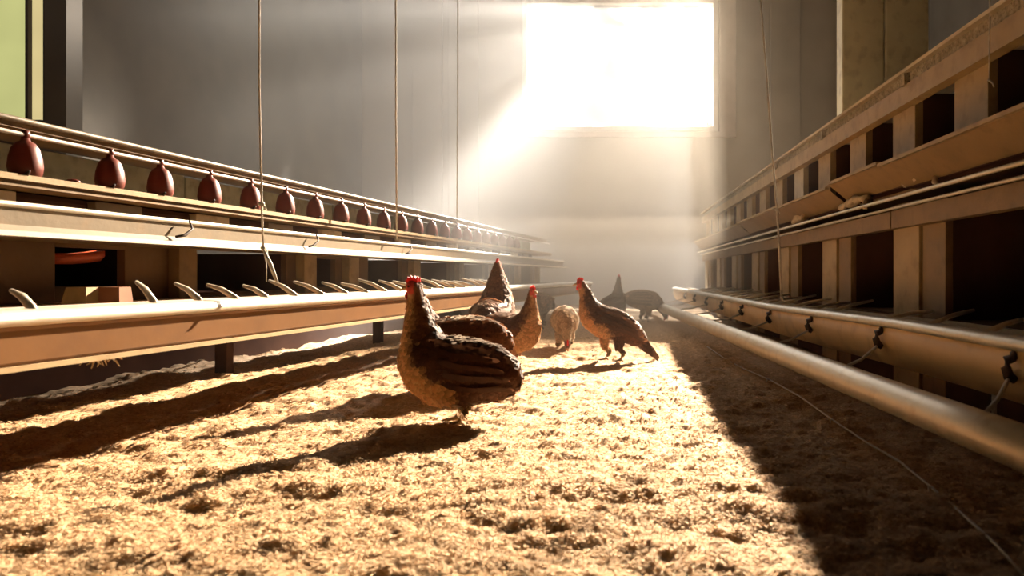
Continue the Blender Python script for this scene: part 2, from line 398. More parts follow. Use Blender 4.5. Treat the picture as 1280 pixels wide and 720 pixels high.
# right feed trough
def TX(Y): return 1.028-.083*Y
tz = lambda Y: float(np.interp(Y, [1.2, 1.73, 2.47, 4.3, 8.8, 9.6], [.325, .320, .322, .302, .320, .322]))
tyr = np.concatenate([np.linspace(1.25, 5, 16), np.linspace(5.4, YE, 10)])
root = tag(empty('feed_trough', (TX(1.25), 1.25, .34)), 'long amber feed trough along the right bank with dark hooks on its face', 'trough')
def tp(a, z, off=0): return [(TX(y)+a-root.location.x, y-root.location.y, tz(y)+z-root.location.z) for y in tyr]
p = MB(); p.sweep([(0,0),(-.002,-.06),(.010,-.110),(.035,-.148),(.075,-.162),(.15,-.150),(.19,-.09),(.20,0),
                   (.19,0),(.178,-.085),(.145,-.132),(.078,-.142),(.043,-.128),(.018,-.10),(.008,-.06),(.012,0)], tp(0,0)); p.build('channel', M['trough'], root, True)
p = MB(); p.sweep([(-.012,-.012),(-.016,.006),(-.006,.018),(.03,.022),(.045,.012),(.045,-.004)], tp(0,0)); p.build('lip', M['lip'], root, True)
p = MB(); p.sweep([(.19,-.010),(.188,.012),(.215,.012),(.215,-.010)], tp(0,0)); p.build('rear_lip', M['lip'], root)
# rail
def LXr(Y): return .876-.1056*Y
pts = [(LXr(y), y, .150) for y in np.linspace(1.15, 9.3, 16)]
p = MB(); p.tube(pts, .046, 20); rail = tag(p.build('perch_rail', M['rail'], smooth=True), 'thick round pale perch rail running low along the right bank', 'rail')
# hooks + arms
hy = [1.76, 2.58, 3.42, 4.22, 5.02, 5.82, 6.62, 7.42, 8.2]
hb = MB(); hb.tube([(-.006,0,-.03),(-.022,0,-.035),(-.026,0,-.055),(-.020,0,-.075),(-.004,0,-.085)], [.010,.014,.013,.014,.010], 8); hb.ball((-.008,0,-.025), .014, (.6,1,1.2), 1); hb.ball((-.008,.012,-.075), .013, (.6,1,1), 1)
hmesh = hb.build('hook', M['hook'], root, True); first = True
for y in hy:
    o = hmesh if first else hmesh.copy()
    if not first: C.objects.link(o)
    first = False
    o.location = (TX(y)-root.location.x, y-root.location.y, tz(y)-.0-root.location.z)
for i, y in enumerate(hy):
    a = Vector((TX(y)-.02, y, tz(y)-.08)); yb = y-.20
    b = Vector((LXr(yb)+.0, yb, .19))
    mid = (a+b)/2+Vector((0,0,-.012))
    p = MB(); p.tube([a-a, mid-a, b-a], .0055, 7)
    tag(p.build('stay_wire', M['wire'], smooth=True, loc=a), '%s slanting stay wire back from the camera by the right perch rail' % ORD[i], 'wire', 'stay wires of the right rail')
# little upright bracket under near trough
p = MB(); p.tube([(0,0,0),(0,0,.13)], .007, 8); p.box(-.02,.02,-.02,.02,-.004,.008)
tag(p.build('trough_prop', M['wire'], smooth=True, loc=(TX(1.95)+.05, 1.95, .055)), 'thin upright prop under the near end of right trough', 'prop')
# pale perch sticks between trough and nests (right)
for i, y in enumerate([1.62+.32*k for k in range(20)]):
    if i in (4,): continue
    a = Vector((TX(y)+.02, y, tz(y)+.016)); b = Vector((RX(y+.22)-.005, y+.22, .352 + .01*((i*7)%3)))
    p = MB(); p.tube([a-a, (a+b)/2-a+Vector((0,0,.006)), b-a], [.009,.008,.0065], 8)
    tag(p.build('perch_stick', M['rail'], smooth=True, loc=a), '%s pale perch stick back from the camera on the right trough' % ORD[i], 'perch', 'perch sticks of the right bank')
# cord on the litter under the rail
pp = [(884,432),(905,441),(930,452),(962,471),(1000,489),(1042,512),(1085,538),(1125,561),(1165,590),(1205,625),(1245,660),(1290,705)]
pts = []
for (x, y) in pp:
    Y = 900*(H-.035)/(y-CY); q = at(x, y, Y); pts.append((q.x, q.y, litter_height(np.array([q.x]), np.array([q.y]))[0]+.012+.004*math.sin(x)))
p = MB(); p.tube(pts, .0032, 6)
for k in (3, 5, 8): q = pts[k]; p.tube([q, (q[0]-.012, q[1]-.01, q[2]+.006), (q[0]-.018, q[1]-.03, q[2]-.006)], [.0025,.002,.001], 5)
tag(p.build('cord', M['rope'], smooth=True), 'thin frayed cord lying on the dark litter beneath the right rail', 'cord')

# ------------------------------------------------------------------ left bank
B, SL = -2.10, .067
def LX(Y, d=0): return B+SL*Y+d
# lower wall of nest fronts
def lpath(y0, y1, n=4): return [(SL*(y-y0), y-y0, 0) for y in np.linspace(y0, y1, n)]
bays = [(1.35, 2.33, 2.61, 2.82), (2.92, 2.98, 3.66, 3.70), (3.84, 3.88, 4.12, 4.17)]
edges_l = []
y = 1.35
# each bay: (start, open0, open1, end) with a pale post standing at 'end'
spec = [(1.35, 2.33, 2.61, 2.82, .455, .585), (2.82, 2.96, 3.62, 3.70, .30, .60), (3.70, 3.87, 4.10, 4.17, .43, .585),
        (4.17, 4.50, 5.0, 5.1, .30, .60), (5.1, 5.3, 5.95, 6.05, .30, .60), (6.05, 6.25, 6.9, 7.0, .30, .60), (7.0, 7.2, 7.85, 7.95, .30, .60), (7.95, 8.15, 8.8, 8.9, .30, .60)]
for i, (y0, a, b, y1, z0, z1) in enumerate(spec):
    r = empty('nest_box', (LX(y0), y0, 0))
    q = lambda v: v-y0
    p = MB(); wallm = M['inner'] if i in (1,) else M['tan']
    p.box(-.03, 0, 0, q(a), .405, .60, SL, .003); p.box(-.03, 0, q(b), q(y1), .405, .60, SL, .003)
    z0 = max(z0, .42); p.box(-.03, 0, q(a), q(b), .405, z0, SL); 
    if z1 < .6: p.box(-.03, 0, q(a), q(b), z1, .60, SL)
    p.build('front_board', M['brownfront'] if 'brownfront' in M else mat('brown_front_board', (.17,.10,.05), .7, .2, 4, .1, 40), r)
    M.setdefault('brownfront', bpy.data.materials.get('brown_front_board'))
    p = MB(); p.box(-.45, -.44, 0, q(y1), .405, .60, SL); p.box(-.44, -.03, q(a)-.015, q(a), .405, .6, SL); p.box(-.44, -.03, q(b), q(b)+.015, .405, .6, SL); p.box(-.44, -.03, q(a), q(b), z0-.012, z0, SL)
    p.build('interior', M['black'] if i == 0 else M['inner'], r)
    p = MB(); w_ = .10 if i == 0 else .12
    p.box(-.0, .045, q(y1), q(y1)+w_, .405, .60, SL, .004); p.build('post', M['tan2'] if i else M['tan'], r)
    tag(r, ('nest box with a small black hatch, nearest in the lower left row' if i == 0 else '%s nest box back from the camera in the lower left row' % ORD[i]), 'nest box', 'lower left nest boxes')
# red object in the hatch
q0 = at(100, 318, 2.40)
p = MB(); p.sweep([(0,.024),(.05,.024),(.05,0.004),(.035,-.012),(.012,-.012),(0,.0)], [(-.03,0,0),(-.03+.01,.07,0),(-.03+.02,.13,.006),(-.02+.02,.17,.013)])
tag(p.build('drinker_cup', M['redhot'], smooth=True, loc=(LX(2.36,-.06), 2.38, .542)), 'orange-red plastic cup hanging in the black hatch on the left', 'cup')
for (x0, x1, y_, Y, m_, lab) in ((86,117,367,2.25,M['tan2'],'small tan wedge block standing below the black hatch'), (126,158,366,2.3,M['redbrown'] if 'redbrown' in M else mat('red_brown_block',(.30,.12,.06)),'small red-brown block beside the tan wedge below the black hatch')):
    c0 = at(x0, y_, Y); c1 = at(x1, y_, Y); wd = c1.x-c0.x
    p = MB(); V_ = [(-wd/2,-.03,0),(wd/2,-.03,0),(wd/2,.03,0),(-wd/2,.03,0),(-wd*.36,-.025,.05),(wd*.45,-.025,.05),(wd*.45,.025,.05),(-wd*.36,.025,.05)]
    p.add(V_, [(3,2,1,0),(4,5,6,7),(0,1,5,4),(1,2,6,5),(2,3,7,6),(3,0,4,7)])
    tag(p.build('wedge_block', m_, loc=((c0.x+c1.x)/2, Y, .405)), lab, 'block')
p = MB(); p.box(-.48, .10, 0, 7.9, .385, .405, SL, .003); tag(p.build('shelf_board', M['brownfront'], loc=(LX(1.5), 1.5, 0)), 'dark brown shelf board along the lower left nest fronts', 'shelf')

for i in range(5):
    y = 1.9+1.7*i; p = MB(); p.box(-.03, .03, -.03, .03, 0, .445, 0, .004)
    tag(p.build('bank_leg', M['inner'], loc=(LX(y, -.3), y, -.06)), '%s dark leg back from the camera under the left nest bank' % ORD[i], 'support', 'legs under the left nest bank')
p = MB(); p.box(-.02, 0, 0, 7.9, 0, .395, SL, .003); tag(p.build('shade_board', M['inner'], loc=(LX(1.5, -.72), 1.5, -.01)), 'dark board standing in for shade under the left nests', 'board')  # added dark board where only shade lies beneath the bank
# left feed trough (b = 1.5), channel 0.3 wide behind the front face
def TL(Y): return -1.5+SL*Y
tyl = np.linspace(1.0, YE, 20)
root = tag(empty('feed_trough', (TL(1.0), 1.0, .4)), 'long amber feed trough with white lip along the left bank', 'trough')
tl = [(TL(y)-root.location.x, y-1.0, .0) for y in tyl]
p = MB(); p.sweep([(0,-.002),(.004,-.022),(-.006,-.03),(-.012,-.10),(-.02,-.112),(-.07,-.118),(-.25,-.112),(-.30,-.06),(-.31,.0),(-.30,.0),(-.29,-.055),(-.245,-.10),(-.07,-.105),(-.03,-.098),(-.022,-.03),(-.018,-.002)][::-1], tl); p.build('channel', M['trough_dimmed'], root, False)
p = MB(); p.sweep([(.010,-.020),(.014,-.004),(.004,.012),(-.03,.018),(-.045,.010),(-.045,-.004),(0,-.02)], tl); p.build('lip', M['lip'], root, True)
p = MB(); p.sweep([(-.012,-.120),(-.012,-.108),(-.002,-.108),(-.002,-.120)], tl); p.build('bottom_bead', M['tan2'], root)
p = MB(); p.sweep([(-.29,-.008),(-.29,.008),(-.318,.008),(-.318,-.008)], tl); p.build('rear_lip', M['lip'], root)
# perch sticks of the left bank
ysl = [1.63, 1.99, 2.17, 2.34, 2.50] + [2.68+.19*k for k in range(16)]
for i, y in enumerate(ysl):
    a = Vector((TL(y)-.02, y, .415)); b = a+Vector((-.20, .17+.02*((i*5)%3), .038+.006*((i*3)%4)))
    p = MB(); p.tube([a-a, (b-a)*.5+Vector((0,0,.008)), b-a], [.010,.009,.006], 8)
    tag(p.build('perch_stick', M['rail'], smooth=True, loc=a), '%s pale perch stick back from the camera on the left trough' % ORD[i], 'perch', 'perch sticks of the left bank')
# dangling straw clump under left trough
p = MB(); c0 = at(140, 452, TL(0) and 1.78)
r_ = random.Random(4)
for k in range(26):
    a = Vector((r_.uniform(-.03,.03), r_.uniform(-.03,.03), 0)); b = a+Vector((r_.uniform(-.02,.02), r_.uniform(-.02,.02), -r_.uniform(.006,.03)))
    p.tube([a, (a+b)/2+Vector((.003,0,0)), b], [.002,.0025,.001], 5)
tag(p.build('straw_tuft', M['tailing'], loc=(TL(1.83)-.04, 1.83, .285)), 'little tuft of straw caught under the left trough', 'straw', kind='stuff')

# upper gutter (b = 1.85)
def GL(Y): return -1.85+SL*Y
root = tag(empty('egg_gutter', (GL(1.3), 1.3, .6)), 'long cream gutter with rounded top edge above the left trough', 'gutter')
gl = [(GL(y)-root.location.x, y-1.3, .0) for y in np.linspace(1.3, YE, 18)]
p = MB(); p.sweep([(.02,.0),(.02,.008),(-.02,.012),(-.035,.03),(-.03,.078),(-.04,.078),(-.047,.03),(-.06,.0)], gl); p.build('channel', M['gutter'], root)
p = MB(); p.sweep([(.022,-.004),(.022,.010),(.034,.010),(.034,-.004)], gl); p.build('front_edge', M['lip'], root)
p = MB(); p.tube([(a-.028, b_, .085) for (a, b_, c_) in gl], .0085, 10); p.build('round_edge', M['lip'], root, True)
p = MB(); p.box(-.25,-.06,0,YE-1.3,-.002,.006, SL); p.build('deck', M['tan'], root)
for k, y in enumerate((2.6, 3.45, 4.55)):
    p = MB(); p.tube([(0,0,.09),(.012,0,.06),(.004,-.03,.035),(-.0,-.07,.028)], [.003,.004,.006,.005], 6); o = p.build('bracket', M['hook'], root, True); o.location = (GL(y)-root.location.x-.01, y-1.3, 0)
# upper tier: tray, sheets, boxes
root = tag(empty('drinker_shelf', (LX(1.5), 1.5, .785)), 'brown shelf under the row of red drinkers on the left', 'shelf')
sp = [(LX(y)-root.location.x, y-1.5, 0) for y in np.linspace(1.5, YE, 12)]
p = MB(); p.sweep([(.06,-.028),(.06,.0),(-.28,.0),(-.28,-.028)], sp); p.build('shelf_board', M['tan'], root)
p = MB(); p.sweep([(.06,-.01),(.06,.008),(.07,.008),(.07,-.01)], sp); p.build('edge_strip', M['tan2'], root)
yy = 1.5; k = 0
while yy < 9.3:
    w_ = .42; r = MB(); r.box(0, .012, 0, w_-.012, .79, .925+.006*(k % 2), SL, .003)
    tag(r.build('divider_sheet', M['green'], loc=(LX(yy,-.2), yy, 0)), '%s grey-green sheet back from the camera behind the red drinkers' % ORD[k], 'sheet', 'grey-green sheets behind the drinkers')
    yy += w_; k += 1
root = tag(empty('top_rail', (LX(1.5), 1.5, .955)), 'long grey-brown top rail capping the upper left row', 'rail')
tr = [(LX(y)-root.location.x, y-1.5, 0) for y in np.linspace(1.5, YE, 12)]
p = MB(); p.sweep([(.0,-.012),(.0,.012),(-.25,.02),(-.25,-.012)], tr); p.build('cover_board', M['tan'], root)
p = MB(); p.tube([(a+.008, b_, .012) for (a, b_, c_) in tr], .009, 8); p.build('edge_pipe', M['gutter'], root, True)
p = MB(); p.tube([(LX(y, .035), y, .919) for y in np.linspace(1.5, YE, 12)], .0068, 10); tag(p.build('water_pipe', M['pipe'], smooth=True), 'thin bright water pipe carrying the red drinkers', 'pipe')
# small boxes under the shelf
for k in range(14):
    y0 = 2.02+.5*k; p = MB(); p.box(-.2,-.03,.0,.21,.0,.062, SL, .004)
    tag(p.build('small_crate', M['gutter'] if k % 2 else M['cream'], loc=(LX(y0), y0, .69)), '%s low cream crate back from the camera under the left drinker shelf' % ORD[k], 'crate', 'low crates under the drinker shelf')
for k in range(14):
    y0 = 2.23+.5*k; p = MB(); p.box(-.2,-.05,.0,.29,.0,.066, SL, .02)
    tag(p.build('dark_crate', M['inner'], loc=(LX(y0), y0, .69)), '%s dark brown crate back from the camera under the drinker shelf' % ORD[k], 'crate', 'dark crates under the drinker shelf')
# drinkers
def make_drinker():
    r = empty('drinker')
    p = MB(); p.lathe([(.004,.006),(.010,.0),(.013,-.012),(.024,-.018),(.034,-.034),(.041,-.062),(.044,-.092),(.041,-.112),(.032,-.122),(.01,-.124)], seg=22); p.build('bell', M['red'], r, True)
    p = MB(); p.tube([(0,0,-.002),(0,0,.02)], .011, 10); p.build('neck', M['red'], r, True)
    p = MB(); p.tube([(0.01,-.012,-.116),(.03,-.03,-.118),(.042,-.034,-.108)], [.006,.006,.003], 7); p.build('nipple', M['hook'], r, True)
    return r
proto = make_drinker()
for i in range(22):
    y = 2.19+.272*i+(.04 if i == 1 else 0); o = proto if i == 0 else copy_tree(proto)
    o.location = (LX(y, .035), y, .912)
    tag(o, '%s dark red bell drinker back from the camera on the left water pipe' % ORD[i], 'drinker', 'red drinkers on the left pipe')
p = MB(); p.ball((0,0,.012), .02, (1.2,.9,.6), 2); p.ball((-.02,.0,.008), .014, (1.2,.8,.6), 2)
tag(p.build('scrap_of_feed', M['red'], smooth=True, loc=(LX(2.36, .03), 2.36, .785)), 'small dark red scrap on the shelf between the first two drinkers', 'scrap')

# ------------------------------------------------------------------ twines
def twine(pts, r, lab, knots=(), extra=None):
    o = MB(); o.tube(pts, r, 8)
    for (kk, rr) in knots: o.ball(kk, rr, (1.1,1,.9), 1); o.tube([kk, (kk[0]+.012, kk[1], kk[2]-.01), (kk[0]+.016, kk[1], kk[2]-.022)], [.004,.003,.002], 6)
    if extra:
        for e in extra: o.tube(e[0], e[1], 7)
    return tag(o.build('hanging_twine', M['rope'], smooth=True), lab, 'twine', 'twines hanging from the ceiling')
def up(x, Y): q = at(x, 0, Y); return (q.x, q.y, ZC)
a = at(327, 255, 2.42); b = at(329, 310, 2.42); e1 = at(338, 330, 2.40); e2 = at(346, 352, 2.38); e3 = at(333, 352, 2.42)
twine([up(324, 2.42), at(324, 100, 2.42), a, b], .0036, 'pale knotted twine hanging down to the left trough with frayed end', [(a, .011), (b, .009)],
      [([b, e1, e2], [.004,.007,.005]), ([b, at(333,330,2.42), e3], [.002,.002,.0015])])
twine([up(494, 4.3), at(495, 150, 4.3), at(496, 300, 4.3)], .0055, 'straight pale twine dropping to the cream gutter left of the window')
twine([up(573, 6.0), at(572, 130, 6.0), at(571, 322, 6.0)], .0055, 'faint twine hanging in the haze nearest the window')
twine([up(950, 3.99), at(951, 0, 3.99), at(958, 90, 3.99), at(966, 200, 3.99), at(973, 290, 3.99), at(977, 376, 3.99)], .0058, 'long slanting pale twine tied to the right trough', [(at(971, 262, 3.99), .012), (at(977, 372, 3.99), .010)])
twine([up(1237, 2.27), at(1237, 20, 2.27), at(1236, 100, 2.27)], .0022, 'thin dark twine hanging in front of the upper right nests', [(at(1236, 100, 2.27), .005)])

# ------------------------------------------------------------------ hens
def catmull(P, n):
    P = np.array(P, float); k = len(P)-1; out = []
    for t_ in np.linspace(0, k, n):
        i = min(int(t_), k-1); u = t_-i
        p0 = P[max(i-1,0)]; p1 = P[i]; p2 = P[i+1]; p3 = P[min(i+2,k)]
        out.append(.5*((2*p1)+(-p0+p2)*u+(2*p0-5*p1+4*p2-p3)*u*u+(-p0+3*p1-3*p2+p3)*u**3))
    return np.array(out)

def surf_mesh(mb, voxel):
    me = bpy.data.meshes.new('tmp'); me.from_pydata(mb.v, [], mb.f); o = bpy.data.objects.new('tmp', me); C.objects.link(o)
    r = o.modifiers.new('r', 'REMESH'); r.mode = 'VOXEL'; r.voxel_size = voxel; r.use_smooth_shade = True
    s = o.modifiers.new('s', 'SMOOTH'); s.factor = .5; s.iterations = 6
    dg = bpy.context.evaluated_depsgraph_get(); dg.update(); out = bpy.data.meshes.new_from_object(o.evaluated_get(dg))
    bpy.data.objects.remove(o); bpy.data.meshes.remove(me); return out

def make_hen(pose, name='hen', dark=(.085,.034,.016), tan=(.78,.45,.20), seed=1, tail=None, feet=((.0,.045),(.03,-.045)), nfe=6500, breast_lim=None, face_col=(.48,.06,.04)):
    """pose: spine points (x, z, r, side squeeze) from rump to crown; +x is forward"""
    R = np.random.default_rng(seed)
    S = catmull(pose, 64); mb = MB()
    for (x, z, r, q) in S: mb.ball((x, 0, z), max(r, .004), (1, q, 1), 2)
    # thighs, shanks, toes
    for k, (fx, fy) in enumerate(feet):
        bi = np.argmin(abs(S[:30,0]-fx)); top = (fx+.01, fy*.75, max(.12, S[bi,1]-.05)); knee = (fx+.012, fy, .088); hock = (fx-.012, fy, .062)
        for t_ in np.linspace(0, 1, 8):
            p_ = [top[i]*(1-t_)+knee[i]*t_ for i in range(3)]; mb.ball(p_, .040*(1-t_)+.017*t_, (1,1,1), 1)
        mb.tube([knee, hock, (fx, fy, .012)], [.013,.0085,.008], 8)
        for an, ln in ((0,.055),(.55,.045),(-.55,.045),(3.14,.022)):
            dx, dy = math.cos(an), math.sin(an)
            mb.tube([(fx, fy, .012), (fx+dx*ln*.5, fy+dy*ln*.5, .010), (fx+dx*ln, fy+dy*ln, .003)], [.0075,.006,.003], 7)
    # tail wedge
    tx, tz_, tdx, tdz, tl_, tw = tail
    for t_ in np.linspace(0, 1, 10):
        mb.ball((tx+tdx*tl_*t_, 0, tz_+tdz*tl_*t_), tw*(1-.55*t_), (1,.55,1), 1)
    me = surf_mesh(mb, .0048)
    n = len(me.vertices); co = np.empty(n*3, np.float32); me.vertices.foreach_get('co', co); co = co.reshape(-1, 3)
    no = np.array([v.normal[:] for v in me.vertices], np.float32)
    head = S[-8:, :2].mean(0); hr = S[-10:, 2].max()
    fwd = S[-1,:2]-S[-14,:2]
    def colour(P, jit):
        i = ((P[:,None,0]-S[None,:,0])**2+(P[:,None,2]-S[None,:,1])**2).argmin(1); s = i/63.0
        rel = P[:,2]-S[i,1]; relx = P[:,0]-S[i,0]
        # breast/underside of front half tan
        nz = vnoise(P[:,0]*1.0+P[:,1], P[:,2], .02, seed+9)*.03
        b1 = np.clip(((-rel)+relx*.9+nz-.012)/.03, 0, 1)*np.clip((P[:,0]-(breast_lim if breast_lim is not None else -.0)+nz)/.05, 0, 1)
        neck = np.clip((s-.62)/.1, 0, 1)*np.clip((relx+nz+.008)/.02, 0, 1)
        w_ = np.clip(np.maximum(b1, neck*.8), 0, 1)[:,None]
        c = np.array(dark)[None]*(1-w_)+np.array(tan)[None]*w_
        hack = (np.clip((s-.55)/.15, 0, 1)*.6)[:,None]*(1-w_)
        c = c*(1-hack)+np.array((.16,.065,.025))[None]*hack
        c = c*(.75+.5*jit[:,None])
        dh = np.sqrt((P[:,0]-S[-6,0]-.006)**2+(P[:,2]-S[-6,1])**2)
        face = np.clip((hr*1.15-dh)/.006, 0, 1)[:,None]*(P[:,0:1] > S[-6,0]-.006)
        c = c*(1-face)+np.array(face_col)[None]*face
        leg = np.clip((.074-P[:,2])/.008, 0, 1)[:,None]*(1-np.clip((s[:,None]<0)*1, 0, 1))
        near = np.zeros(len(P))
        for (fx, fy) in feet: near = np.maximum(near, (np.hypot(P[:,0]-fx, P[:,1]-fy) < .07)*1.0)
        leg = leg*near[:,None]
        return c*(1-leg)+np.array((.20,.12,.05))[None]*leg
    def set_col(me_, c):
        a = me_.color_attributes.new('Col', 'FLOAT_COLOR', 'POINT'); a.data.foreach_set('color', np.concatenate([c, np.ones((len(c),1))], 1).astype(np.float32).ravel())
    set_col(me, colour(co, .5+vnoise(co[:,0], co[:,2]+co[:,1], .012, seed)))
    me.materials.clear(); me.materials.append(M['skin']); me.polygons.foreach_set('use_smooth', [True]*len(me.polygons))
    root = empty(name); body = bpy.data.objects.new('body', me); C.objects.link(body); body.parent = root
    # plumage
    okm = co[:,2] > .085
    for (fx, fy) in feet: okm |= (np.hypot(co[:,0]-fx, co[:,1]-fy) > .06)
    okm &= co[:,2] > .04
    dh = np.sqrt((co[:,0]-S[-6,0]-.006)**2+(co[:,2]-S[-6,1])**2); okm &= ~((dh < hr*1.15) & (co[:,0] > S[-6,0]-.01))
    cand = np.where(okm)[0]; pick = R.choice(cand, min(nfe, len(cand)), replace=False)
    P = co[pick]; Nn_ = no[pick]; i = ((P[:,None,0]-S[None,:,0])**2+(P[:,None,2]-S[None,:,1])**2).argmin(1)
    T = np.zeros((64,3)); T[1:-1,0] = S[:-2,0]-S[2:,0]; T[1:-1,2] = S[:-2,1]-S[2:,1]; T[0]=T[1]; T[-1]=T[-2]; T /= np.linalg.norm(T, axis=1)[:,None]+1e-9
    D_ = T[i]+np.array((0,0,-.25)); D_ = D_-Nn_*(D_*Nn_).sum(1)[:,None]; D_ += R.normal(0,.16,D_.shape); D_ -= Nn_*(D_*Nn_).sum(1)[:,None]*.9
    D_ /= np.linalg.norm(D_, axis=1)[:,None]+1e-9; lift = (.22+.25*R.random(len(P)))[:,None]; D_ = D_*(1-lift*.3)+Nn_*lift; D_ /= np.linalg.norm(D_, axis=1)[:,None]
    Sd = np.cross(D_, Nn_); Sd /= np.linalg.norm(Sd, axis=1)[:,None]+1e-9
    s = i/63.; thin = np.clip((s-.6)/.25, 0, 1)
    Lf = ((.020+.012*R.random(len(P)))*(1-.45*thin))[:,None]; Wf = Lf*(.34-.14*thin[:,None])
    Pb = P-Nn_*.002
    vs = [Pb-Sd*Wf*.25, Pb+Sd*Wf*.25, Pb+D_*Lf*.55+Sd*Wf+Nn_*.001, Pb+D_*Lf*.55-Sd*Wf+Nn_*.001, Pb+D_*Lf*.95+Sd*Wf*.45-Nn_*Lf*.08, Pb+D_*Lf*.95-Sd*Wf*.45-Nn_*Lf*.08]
    FV = np.stack(vs, 1).reshape(-1,3); b6 = np.arange(len(P))*6
    FQ = np.concatenate([np.stack([b6,b6+1,b6+2,b6+3],1), np.stack([b6+3,b6+2,b6+4,b6+5],1)])
    fc = np.repeat(colour(P, R.random(len(P))), 6, axis=0); fc = fc.reshape(-1,6,3); fc[:,4:] *= 1.35; fc = np.clip(fc.reshape(-1,3), 0, 1)
    # tail feathers
    TV = []; TQ = []; TC = []
    for k in range(15):
        an = (k/14-.5)*1.0; base = np.array((tx+tdx*.03, (k/14-.5)*.045, tz_+tdz*.03)); dr = np.array((tdx, an*.30, tdz+.22*(1-abs(an)*1.6))); dr /= np.linalg.norm(dr)
        sd = np.cross(dr, (0,1,0)); sd /= np.linalg.norm(sd); sd = sd*.75+np.array((0,.5,0)); ln = tl_*(1.0+.3*R.random())
        kk = len(FV)+len(TV)
        for (u, w_) in ((0,.004),(.35,.011),(.7,.014),(.92,.010),(1.0,.002)):
            c_ = base+dr*ln*u+np.array((0,0,-.018*u*u)); TV += [c_-sd*w_, c_+sd*w_]; TC += [np.array(dark)*.9]*2
        for j in range(4): TQ.append((kk+2*j, kk+2*j+1, kk+2*j+3, kk+2*j+2))
    FV = np.concatenate([FV, np.array(TV)]); fc = np.concatenate([fc, np.array(TC)]); FQ = np.concatenate([FQ, np.array(TQ)])
    fm = np_mesh('plumage', FV, FQ, M['plume'], True); set_col(fm, fc)
    pl = bpy.data.objects.new('plumage', fm); C.objects.link(pl); pl.parent = root
    # wings: folded, one each side, layered long feathers
    for sgn in (1,-1):
        WV = []; WQ = []; WC = []
        for row in range(5):
            for k in range(17):
                u = k/16; k_ = int(33-20*u-row*1.2); c_ = S[k_]; rr = c_[2]
                th = math.radians(52-row*17-u*6); q_ = c_[3]
                nrm = np.array((0, sgn*math.cos(th), math.sin(th)))
                b_ = np.array((c_[0]-.006*row, sgn*rr*q_*math.cos(th), c_[1]+rr*math.sin(th)))+nrm*(.004+.0012*(row+k % 3))
                d_ = np.array((-1, -sgn*.10, -.22+.02*row+R.normal(0,.05))); d_ /= np.linalg.norm(d_)
                sd = np.cross(nrm, d_); ln = .036+.018*u+.006*R.random(); kk = len(WV)
                for (v_, w_) in ((0,.003),(.3,.0078),(.7,.0085),(.92,.006),(1.0,.0015)):
                    pc = b_+d_*ln*v_+nrm*(.004*math.sin(3.1*v_)); WV += [pc-sd*w_, pc+sd*w_]; WC += [np.array(dark)*(.7+.2*v_)]*2
                for j in range(4): WQ.append((kk+2*j, kk+2*j+1, kk+2*j+3, kk+2*j+2))
        wm = np_mesh('wing', np.array(WV), np.array(WQ), M['plume'], True); set_col(wm, np.array(WC))
        o = bpy.data.objects.new('wing', wm); C.objects.link(o); o.parent = root
    # head parts
    hx, hz = S[-6,0], S[-6,1]; bd = pose_beak(pose)
    ang = math.atan2(bd[1], bd[0])
    hr_ = hr
    def hpt(f_, u_, y_=0): return (hx+math.cos(ang)*f_-math.sin(ang)*u_, y_, hz+math.sin(ang)*f_+math.cos(ang)*u_)
    p = MB(); p.tube([hpt(hr_*.7, 0), hpt(hr_*1.15, -.001), hpt(hr_*1.75, -.008)], [.0085,.0065,.0012], 10); p.build('beak', M['beak'], root, True)
    p = MB(); prof = [(-.022,.4),(-.024,1.45),(-.015,1.25),(-.010,1.85),(-.003,1.45),(.003,2.05),(.009,1.5),(.015,1.85),(.020,1.2),(.026,1.25),(.026,.5)]
    V_ = [hpt(a_*.78-.002, hr_*.5+(b_-.4)*.016, sg*.0042) for sg in (1,-1) for (a_, b_) in prof]; k_ = len(prof)
    p.add(V_, [tuple(range(k_)), tuple(range(k_, 2*k_))[::-1]]+[(i_, (i_+1) % k_, k_+(i_+1) % k_, k_+i_) for i_ in range(k_)]); p.build('comb', M['comb'], root)
    for sg in (1,-1):
        p = MB(); p.ball(hpt(hr_*.75, -.026, sg*.007), .011, (.75,.38,1.25), 2); p.build('wattle', M['comb'], root, True)
        p = MB(); p.ball(hpt(hr_*.35, .003, sg*hr_*.80), .0038, (1,.7,1), 1); p.build('eye', M['eye'], root, True)
    return root
def pose_beak(pose): return pose[0][4:] if len(pose[0]) > 4 else BEAK
# upright pose: x forward, z up
BEAK = (1, -.12)
POSE_A = [(-.150,.150,.050,.75),(-.125,.160,.078,.85),(-.075,.170,.100,.92),(-.015,.172,.112,.97),(.045,.178,.114,.97),(.085,.205,.098,.94),(.108,.262,.068,.92),(.121,.325,.046,.9),(.130,.385,.031,.9),(.136,.425,.0245,.88),(.142,.447,.023,.85),(.147,.456,.016,.8)]
henA = make_hen(POSE_A, tail=(-.13,.16,-1,-.40,.02,.045), feet=((-.01,.04),(.012,-.04)), seed=2, breast_lim=.0)
POSE_B = [(-.165,.120,.030,.7),(-.13,.145,.052,.8),(-.075,.185,.075,.9),(-.01,.215,.088,.95),(.06,.235,.090,.95),(.115,.275,.075,.92),(.140,.335,.050,.9),(.155,.385,.037,.9),(.172,.425,.029,.9),(.184,.448,.026,.85),(.19,.458,.020,.8)]
henB = make_hen(POSE_B, tail=(-.15,.125,-.72,-.70,.10,.040), feet=((-.04,.04),(.04,-.04)), seed=3, dark=(.11,.042,.02), tan=(.70,.42,.22), breast_lim=.02)
POSE_C = [(-.19,.235,.028,.7),(-.15,.235,.055,.8),(-.09,.225,.080,.9),(-.01,.215,.094,.95),(.06,.205,.088,.95),(.115,.185,.062,.9),(.155,.150,.042,.9),(.185,.105,.031,.9),(.205,.070,.025,.85),(.215,.048,.020,.8)]
